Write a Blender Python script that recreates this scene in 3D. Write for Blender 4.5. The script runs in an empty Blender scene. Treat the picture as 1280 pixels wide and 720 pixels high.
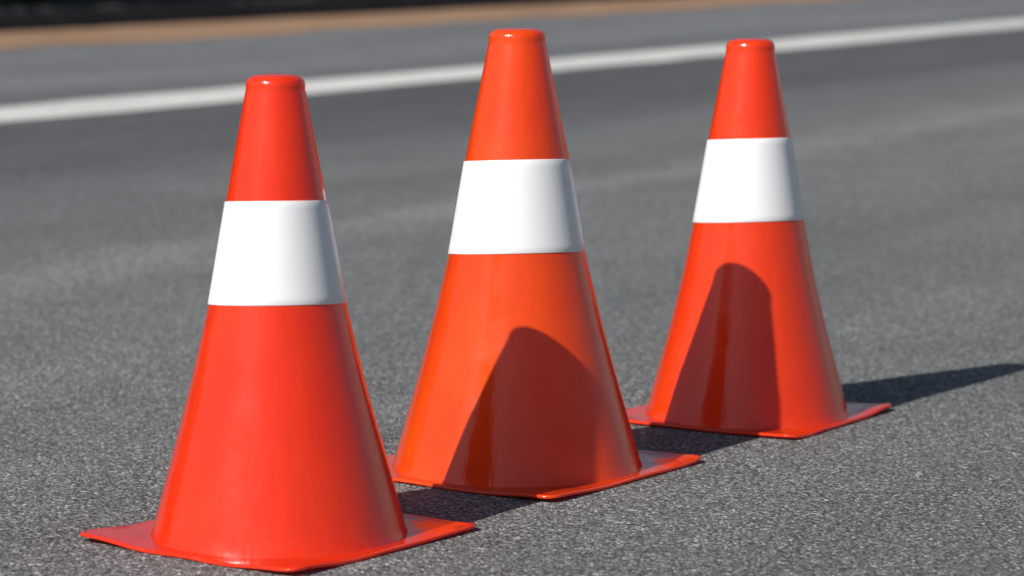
import bpy, math, random
from mathutils import Vector, noise
random.seed(4)
sc = bpy.context.scene
sc.view_settings.view_transform='Standard'
sc.view_settings.look='None'
sc.view_settings.exposure=0
sc.view_settings.gamma=1

# ---------- helpers ----------
def mesh_obj(name, verts, faces, mat=None, smooth=False, parent=None):
    me=bpy.data.meshes.new(name); me.from_pydata(verts,[],faces); me.update()
    ob=bpy.data.objects.new(name,me); sc.collection.objects.link(ob)
    if mat: me.materials.append(mat)
    if smooth:
        for p in me.polygons: p.use_smooth=True
    if parent: ob.parent=parent
    return ob

class NT:
    def __init__(s,name):
        s.mat=bpy.data.materials.new(name); s.mat.use_nodes=True
        s.t=s.mat.node_tree; s.b=s.t.nodes['Principled BSDF']; s.out=s.t.nodes['Material Output']
        s.tc=s.t.nodes.new('ShaderNodeTexCoord')
    def n(s,typ,**kw):
        nd=s.t.nodes.new(typ)
        for k,v in kw.items():
            if k.startswith('_'): setattr(nd,k[1:],v)
            else: nd.inputs[k].default_value=v
        return nd
    def l(s,a,b): s.t.links.new(a,b)
    def noise(s,scale,detail=4,rough=.55,vec=None):
        nd=s.n('ShaderNodeTexNoise',Scale=scale,Detail=detail,Roughness=rough)
        s.l(vec if vec else s.tc.outputs['Object'],nd.inputs['Vector']); return nd.outputs[0]
    def ramp(s,fac,stops,interp='LINEAR'):
        nd=s.t.nodes.new('ShaderNodeValToRGB'); cr=nd.color_ramp; cr.interpolation=interp
        while len(cr.elements)<len(stops): cr.elements.new(.5)
        for e,(p,c) in zip(cr.elements,stops):
            e.position=p; e.color=(c,c,c,1) if not isinstance(c,tuple) else (*c,1)
        s.l(fac,nd.inputs[0]); return nd.outputs[0]
    def math(s,op,a,b=None,c=None,clamp=False):
        nd=s.t.nodes.new('ShaderNodeMath'); nd.operation=op; nd.use_clamp=clamp
        for i,x in enumerate((a,b,c)):
            if x is None: continue
            if isinstance(x,(int,float)): nd.inputs[i].default_value=x
            else: s.l(x,nd.inputs[i])
        return nd.outputs[0]
    def mix(s,fac,a,b,mode='MIX'):
        nd=s.t.nodes.new('ShaderNodeMix'); nd.data_type='RGBA'; nd.blend_type=mode
        for i,x in ((0,fac),(6,a),(7,b)):
            if isinstance(x,(int,float)): nd.inputs[i].default_value=x
            elif isinstance(x,tuple): nd.inputs[i].default_value=(*x,1)
            else: s.l(x,nd.inputs[i])
        return nd.outputs[2]
    def bump(s,h,strength,dist):
        nd=s.n('ShaderNodeBump',Strength=strength,Distance=dist); s.l(h,nd.inputs['Height']); return nd.outputs[0]

D=Vector((.474,.880,0)).normalized()     # road direction
N=Vector((-.880,.474,0)).normalized()    # across the road, away from the cones

# ---------- asphalt ----------
def asphalt():
    m=NT('asphalt')
    dot=m.n('ShaderNodeVectorMath',_operation='DOT_PRODUCT'); m.l(m.tc.outputs['Object'],dot.inputs[0]); dot.inputs[1].default_value=N
    dotd=m.n('ShaderNodeVectorMath',_operation='DOT_PRODUCT'); m.l(m.tc.outputs['Object'],dotd.inputs[0]); dotd.inputs[1].default_value=D
    wob=m.math('MULTIPLY',m.math('SUBTRACT',m.noise(1.1,5),.5),.35)
    u=m.math('ADD',dot.outputs['Value'],wob)
    f=m.math('DIVIDE',u,12.0,clamp=True)
    k=1.66
    base=m.ramp(f,[(0,.150*k),(2.85/12,.160*k),(3.06/12,.205*k),(3.22/12,.158*k),(3.7/12,.148*k),(4.3/12,.102*k),
                   (5.1/12,.094*k),(5.9/12,.128*k),(6.8/12,.178*k),(7.6/12,.162*k),(8.6/12,.175*k)])
    tint=m.ramp(f,[(0,(.99,1.0,.985)),(3.1/12,(.99,1.0,.985)),(3.6/12,(.975,1.0,1.01)),(5.5/12,(.95,.99,1.04)),(9/12,(.95,.995,1.03))])
    cmb=m.n('ShaderNodeCombineXYZ'); m.l(dot.outputs['Value'],cmb.inputs[0]); m.l(m.math('MULTIPLY',dotd.outputs['Value'],.12),cmb.inputs[1])
    streak=m.ramp(m.noise(2.2,5,.6,cmb.outputs[0]),[(.3,.86),(.7,1.12)])
    blot=m.ramp(m.noise(2.6,6,.6),[(.3,.88),(.7,1.09)])
    vo=m.n('ShaderNodeTexVoronoi',Scale=300.0); m.l(m.tc.outputs['Object'],vo.inputs['Vector'])
    sep=m.n('ShaderNodeSeparateColor'); m.l(vo.outputs['Color'],sep.inputs[0])
    agg=m.ramp(sep.outputs[0],[(0,.40),(.25,.70),(.6,1.0),(.88,1.28),(.95,1.9),(1,2.7)])
    gaps=m.ramp(vo.outputs['Distance'],[(.35,1.0),(.75,.38)])
    g2=m.ramp(m.noise(150,4,.75),[(.32,.50),(.68,1.50)])
    g3=m.ramp(m.noise(45,4,.6),[(.3,.84),(.7,1.16)])
    c=m.mix(1,base,streak,'MULTIPLY'); 
    for x in (blot,agg,gaps,g2,g3,tint): c=m.mix(1,c,x,'MULTIPLY')
    v2=m.n('ShaderNodeTexVoronoi',Scale=60.0); m.l(m.tc.outputs['Object'],v2.inputs['Vector'])
    s2=m.n('ShaderNodeSeparateColor'); m.l(v2.outputs['Color'],s2.inputs[0])
    glints=m.math('MULTIPLY',m.math('GREATER_THAN',s2.outputs[1],.955),m.math('LESS_THAN',v2.outputs['Distance'],.11))
    c=m.mix(glints,c,(.75,.75,.72))  # sparse white glints painted into the asphalt colour
    m.l(c,m.b.inputs['Base Color'])
    m.b.inputs['Roughness'].default_value=.85
    m.b.inputs['Specular IOR Level'].default_value=.3
    h=m.math('ADD',m.math('MULTIPLY',vo.outputs['Distance'],-1.0),m.math('MULTIPLY',m.noise(150,4,.75),1.5))
    m.l(m.bump(h,.85,.0026),m.b.inputs['Normal'])
    return m.mat
ASPH=asphalt()

def strip(name,u0,u1,t0,t1,z,mat,seg=1,jit=0,parent=None):
    vs=[];fs=[]
    for i in range(seg+1):
        t=t0+(t1-t0)*i/seg
        j0=jit*noise.noise(Vector((t*1.7,u0,0))); j1=jit*noise.noise(Vector((t*1.3,u1,5)))
        for uu in (u0+j0,u1+j1):
            p=D*t+N*uu; vs.append((p.x,p.y,z))
    for i in range(seg):
        a=2*i; fs.append((a+1,a,a+2,a+3))
    return mesh_obj(name,vs,fs,mat,parent=parent)

# ground sheet to horizon
m=NT('earth')
c=m.mix(m.noise(.6,6),(.10,.085,.055),(.07,.08,.04)); m.l(c,m.b.inputs['Base Color']); m.b.inputs['Roughness'].default_value=.95
R=900
mesh_obj('ground',[(-R,-R,-.006),(R,-R,-.006),(R,R,-.006),(-R,R,-.006)],[(0,1,2,3)],m.mat)
strip('asphalt_road',-9,8.75,-40,160,0,ASPH,1)

# white line
m=NT('road_paint')
wear=m.ramp(m.noise(60,5,.7),[(.36,0.0),(.44,1.0)])
wear2=m.ramp(m.noise(2.5,6,.7),[(.3,.80),(.6,1.0)])
col=m.mix(m.noise(3,4),(.66,.65,.61),(.78,.77,.73))
m.l(m.mix(1,m.mix(wear,(.36,.36,.34),col),wear2,'MULTIPLY'),m.b.inputs['Base Color']); m.b.inputs['Roughness'].default_value=.7
m.l(m.bump(m.noise(170,4,.7),.4,.002),m.b.inputs['Normal'])
strip('road_marking_line',5.42,5.86,-30,160,.004,m.mat,400,.04)

# sandy gutter
m=NT('dirt')
c=m.mix(m.ramp(m.noise(1.6,7,.65),[(.35,0.0),(.65,1.0)]),(.26,.145,.08),(.38,.235,.14))
c=m.mix(m.ramp(m.noise(7,6,.7),[(.5,0.0),(.75,.7)]),c,(.16,.14,.12))
m.l(c,m.b.inputs['Base Color']); m.b.inputs['Roughness'].default_value=.95
m.l(m.bump(m.noise(60,5),.6,.01),m.b.inputs['Normal'])
strip('dirt_shoulder',8.50,9.9,-30,160,.004,m.mat,500,.3)

# kerb (real step)
m=NT('kerb_concrete')
c=m.mix(m.noise(9,6),(.04,.04,.045),(.075,.075,.08)); m.l(c,m.b.inputs['Base Color']); m.b.inputs['Roughness'].default_value=.9
vs=[];fs=[]
prof=[(9.82,0),(9.825,.10),(9.845,.12),(9.96,.12),(9.97,.05)]
k=0
t=-10.0
while t<80:
    for tt in (t+.006,t+.994):
        for (uu,z) in prof:
            p=D*tt+N*uu; vs.append((p.x,p.y,z))
    for i in range(4): fs.append((k+i,k+i+1,k+6+i,k+5+i))
    fs.append((k,k+1,k+2,k+3,k+4)); fs.append((k+9,k+8,k+7,k+6,k+5))
    k+=10; t+=1.0
mesh_obj('kerb',vs,fs,m.mat)

# verge
m=NT('verge_soil')
c=m.mix(m.noise(5,6),(.025,.03,.02),(.045,.04,.03)); m.l(c,m.b.inputs['Base Color']); m.b.inputs['Roughness'].default_value=1
strip('grass_verge',9.97,16,-30,160,.09,m.mat,1)

# hedge: many leaf faces over a dark core
m=NT('hedge_leaf')
geo=m.n('ShaderNodeNewGeometry')
c=m.ramp(geo.outputs['Random Per Island'],[(0,(.012,.025,.012)),(.6,(.03,.055,.022)),(1,(.06,.085,.035))])
m.l(c,m.b.inputs['Base Color']); m.b.inputs['Roughness'].default_value=.6
vs=[];fs=[]
U0=10.25
def hed_u(t,z): return U0+.14*noise.noise(Vector((t*.9,z*1.5,0)))+.06*noise.noise(Vector((t*3,z*3,7)))
def hed_h(t): return 1.55+.15*noise.noise(Vector((t*.6,3,0)))
t=2.0; prev=None
while t<=62:
    h=hed_h(t)
    ring=[(U0+.2,.05),(U0+.18,h-.25),(U0+.35,h-.12),(U0+.85,h-.12),(U0+1.05,h-.3),(U0+1.05,.05)]
    s=len(vs)
    for uu,z in ring:
        p=D*t+N*(uu+.05*noise.noise(Vector((t,z,2)))); vs.append((p.x,p.y,z))
    if prev is not None:
        for i in range(5): fs.append((prev+i,prev+i+1,s+i+1,s+i))
    prev=s; t+=1
for i in range(42000):
    t=2+60*random.random(); h=hed_h(t)
    r=random.random()
    if r<.68:
        z=.1+(h-.1)*random.random(); uu=hed_u(t,z)+abs(random.gauss(0,.08))
    else:
        z=h+random.gauss(-.05,.06); uu=U0+.05+1.05*random.random()
    p=D*t+N*uu; p.z=z
    a=Vector([random.gauss(0,1) for _ in range(3)]).normalized()
    b=a.cross(Vector([random.gauss(0,1) for _ in range(3)])).normalized()
    L=random.uniform(.03,.06); W=L*.5
    s=len(vs)
    for q in (p-a*L,p+b*W,p+a*L,p-b*W): vs.append(tuple(q))
    fs.append((s,s+1,s+2,s+3))
mesh_obj('hedge',vs,fs,m.mat)

# ---------- cones ----------
def plastic(name,cA,cB):
    m=NT(name)
    mp=m.n('ShaderNodeMapping'); mp.inputs['Scale'].default_value=(1,1,.06); m.l(m.tc.outputs['Object'],mp.inputs['Vector'])
    st=m.noise(70,4,.6,mp.outputs[0])
    wide=m.noise(16,2,.5,mp.outputs[0])
    c=m.mix(m.ramp(m.noise(9,3),[(.3,0.0),(.7,1.0)]),cA,cB)
    c=m.mix(1,c,m.ramp(st,[(.3,.92),(.7,1.0)]),'MULTIPLY')
    sep=m.n('ShaderNodeSeparateXYZ'); m.l(m.tc.outputs['Object'],sep.inputs[0])
    low=m.ramp(sep.outputs[2],[(0,1.0),(.04,0.0)])
    du=m.math('MULTIPLY',low,m.ramp(m.noise(55,6,.7),[(.52,0.0),(.8,.3)]))
    c=m.mix(du,c,(.35,.22,.16))
    sc_=m.ramp(m.noise(38,8,.8),[(.64,0.0),(.74,.22)])
    c=m.mix(sc_,c,(.9,.25,.14))
    m.l(c,m.b.inputs['Base Color'])
    m.l(m.ramp(m.noise(28,6,.65),[(.3,.16),(.75,.30)]),m.b.inputs['Roughness'])
    m.b.inputs['Specular IOR Level'].default_value=.45
    m.b.inputs['Coat Weight'].default_value=.8; m.b.inputs['Coat Roughness'].default_value=.04
    h=m.math('ADD',m.math('MULTIPLY',st,1.2),m.math('ADD',m.math('MULTIPLY',m.noise(14,3),1.5),m.math('MULTIPLY',wide,3.0)))
    nb=m.bump(h,.4,.0012); m.l(nb,m.b.inputs['Normal']); m.l(nb,m.b.inputs['Coat Normal'])
    tr=m.n('ShaderNodeBsdfTranslucent'); tr.inputs['Color'].default_value=(1.0,.015,.11,1)
    mx=m.n('ShaderNodeMixShader'); mx.inputs[0].default_value=.27
    m.l(m.b.outputs[0],mx.inputs[1]); m.l(tr.outputs[0],mx.inputs[2]); m.l(mx.outputs[0],m.out.inputs['Surface'])
    return m.mat
P1=plastic('orange_red_plastic',(1.0,.040,.006),(1.0,.054,.008))
P2=plastic('orange_plastic',(1.0,.098,.005),(1.0,.068,.006))
P3=plastic('orange_red_plastic_b',(1.0,.068,.006),(1.0,.052,.007))
m=NT('white_sheeting')
m.l(m.mix(m.noise(20,5),(.82,.82,.84),(.86,.86,.87)),m.b.inputs['Base Color'])
m.b.inputs['Roughness'].default_value=.32
m.l(m.bump(m.noise(18,3),.15,.001),m.b.inputs['Normal'])
WHITE=m.mat

def interp(prof,z):
    for (z0,r0),(z1,r1) in zip(prof,prof[1:]):
        if z0<=z<=z1: return r0+(r1-r0)*(z-z0)/(z1-z0)
    return prof[-1][1]

def cone(loc,h,ctrl,band,side,rot,mat,tilt,seed):
    e=bpy.data.objects.new('traffic_cone',None); sc.collection.objects.link(e)
    e.empty_display_size=.1; e.location=loc
    def R(z):
        w=.012; return sum(interp(ctrl,min(max(z+d*w,0),h)) for d in (-1,-.5,0,.5,1))/5
    rb=ctrl[0][1]
    prof=[(.0025,rb)]
    z=.008
    while z<h-.022:
        prof.append((z,interp(ctrl,z) if z<.02 else R(z))); z+=.006
    rc=interp(ctrl,h-.012)
    prof+=[(h-.0185,interp(ctrl,h-.0185)),(h-.0150,rc+.0004),(h-.0115,rc+.0005)]
    for a in (0,15,30,45,60,75,88):
        a=math.radians(a); prof.append((h-.0095+.0085*math.sin(a),rc+.0004-.011*(1-math.cos(a))))
    prof+=[(h-.0006,rc-.014),(h-.0002,rc*.30),(h-.0002,rc*.1)]
    S=128; vs=[];fs=[]
    for z,r in prof:
        for i in range(S):
            a=2*math.pi*i/S
            vs.append((r*math.cos(a),r*math.sin(a),z))
    for k in range(len(prof)-1):
        for i in range(S):
            j=(i+1)%S; fs.append((k*S+i,k*S+j,(k+1)*S+j,(k+1)*S+i))
    n0=(len(prof)-1)*S; fs.append(tuple(n0+i for i in range(S)))
    mesh_obj('body',vs,fs,mat,True,e)
    # sleeve
    zb,zt=band; vs=[];fs=[]; K=14
    off=.0008
    for k in range(K+5):
        for i in range(S):
            a=2*math.pi*i/S
            def zz(z0):
                r=R(z0); return z0-math.tan(tilt)*r*math.sin(a-seed*.12)
            b,t=zz(zb),zz(zt)
            if k==0: z,o=b,-.0006
            elif k==1: z,o=b,off*.7
            elif k==K+3: z,o=t,off*.7
            elif k==K+4: z,o=t,-.0006
            else:
                q=(k-2)/K; z=b+.0004+(t-b-.0008)*q; o=off
            r=R(z)+o; vs.append((r*math.cos(a),r*math.sin(a),z))
    for k in range(K+4):
        for i in range(S):
            j=(i+1)%S; fs.append((k*S+i,k*S+j,(k+1)*S+j,(k+1)*S+i))
    mesh_obj('reflective_band',vs,fs,WHITE,True,e)
    # base plate
    S=192; hs=side/2; rc=.012
    def sq(a,hh):
        c,s=abs(math.cos(a)),abs(math.sin(a))
        d=hh/max(c,s); x,y=d*c,d*s
        if x>hh-rc and y>hh-rc:
            k=hh-rc; B=k*(c+s); C=2*k*k-rc*rc
            d=B+math.sqrt(max(B*B-C,0))
        return d
    rings=[('c',rb-.006,.0040),('c',rb+.003,.0042),('c',rb+.006,.0042)]
    for q in (.2,.4,.6,.8): rings.append(('b',q,.0042))
    rings+= [('s',.004,.0042),('s',.002,.0044),('s',.0006,.0037),('s',0,.0025),('s',.0006,.0008),('s',.003,.0003),('s',.03,.0003)]
    vs=[];fs=[]
    for kind,q,z in rings:
        for i in range(S):
            a=2*math.pi*i/S
            if kind=='c': r=min(q,sq(a,hs-.003))
            elif kind=='b':
                r0=min(rb+.006,sq(a,hs-.005)); r=r0+(sq(a,hs-.004)-r0)*q
            else: r=sq(a,hs-q)
            x,y=r*math.cos(a),r*math.sin(a)
            w=max(0,(r-rb)/(hs*1.41-rb))
            lift=.0050*w*w*(.7+noise.noise(Vector((math.cos(a)*1.5+seed*3,math.sin(a)*1.5,seed))))*1.2
            lift+=.0032*noise.noise(Vector((x*14,y*14,seed*5)))*min(1,w*3)
            vs.append((x,y,max(.0002,z+max(lift,-.0004))))
    for k in range(len(rings)-1):
        for i in range(S):
            j=(i+1)%S; fs.append((k*S+j,k*S+i,(k+1)*S+i,(k+1)*S+j))
    pl=mesh_obj('base_plate',vs,fs,mat,True,e)
    pl.rotation_euler=(0,0,math.radians(rot))
    return e

cone((-.2205,2.836,0),.438,[(0,.1225),(.05,.1085),(.10,.0948),(.15,.0815),(.2225,.0645),(.319,.0475),(.438,.0250)],(.2225,.319),.273,-37,P1,math.radians(5),1)
cone((.0055,3.195,0),.468,[(0,.1340),(.05,.1195),(.10,.1050),(.16,.0890),(.2315,.0720),(.328,.0555),(.468,.0270)],(.2315,.329),.292,-35.3,P2,math.radians(5),2)
cone((.277,3.539,0),.444,[(0,.1205),(.05,.1068),(.10,.0930),(.16,.0785),(.231,.0645),(.327,.0482),(.444,.0255)],(.231,.327),.260,-32.5,P3,math.radians(4.5),3)

# ---------- light ----------
el=math.radians(38.5); az=math.radians(43.5)
sdir=Vector((-math.sin(az)*math.cos(el),-math.cos(az)*math.cos(el),math.sin(el)))
sun=bpy.data.lights.new('sun','SUN'); sun.energy=5.0; sun.angle=math.radians(.5); sun.color=(1,.965,.91)
so=bpy.data.objects.new('sun',sun); sc.collection.objects.link(so)
so.rotation_euler=(-sdir).to_track_quat('-Z','Y').to_euler(); so.location=sdir*20
w=bpy.data.worlds.new('World'); sc.world=w; w.use_nodes=True
nt=w.node_tree; bg=nt.nodes['Background']
sky=nt.nodes.new('ShaderNodeTexSky'); sky.sky_type='NISHITA'; sky.sun_disc=False
sky.sun_elevation=el; sky.sun_rotation=math.radians(180)+az
nt.links.new(sky.outputs[0],bg.inputs[0]); bg.inputs[1].default_value=.06

# ---------- camera ----------
cam=bpy.data.cameras.new('camera'); co=bpy.data.objects.new('camera',cam); sc.collection.objects.link(co)
cam.sensor_width=36; cam.lens=36*3800/1280; cam.clip_end=3000; cam.clip_start=.05
co.location=(0,0,.58); co.rotation_euler=(math.radians(90-6.9),0,0)
cam.dof.use_dof=True; cam.dof.focus_distance=3.05; cam.dof.aperture_fstop=6.5
sc.camera=co
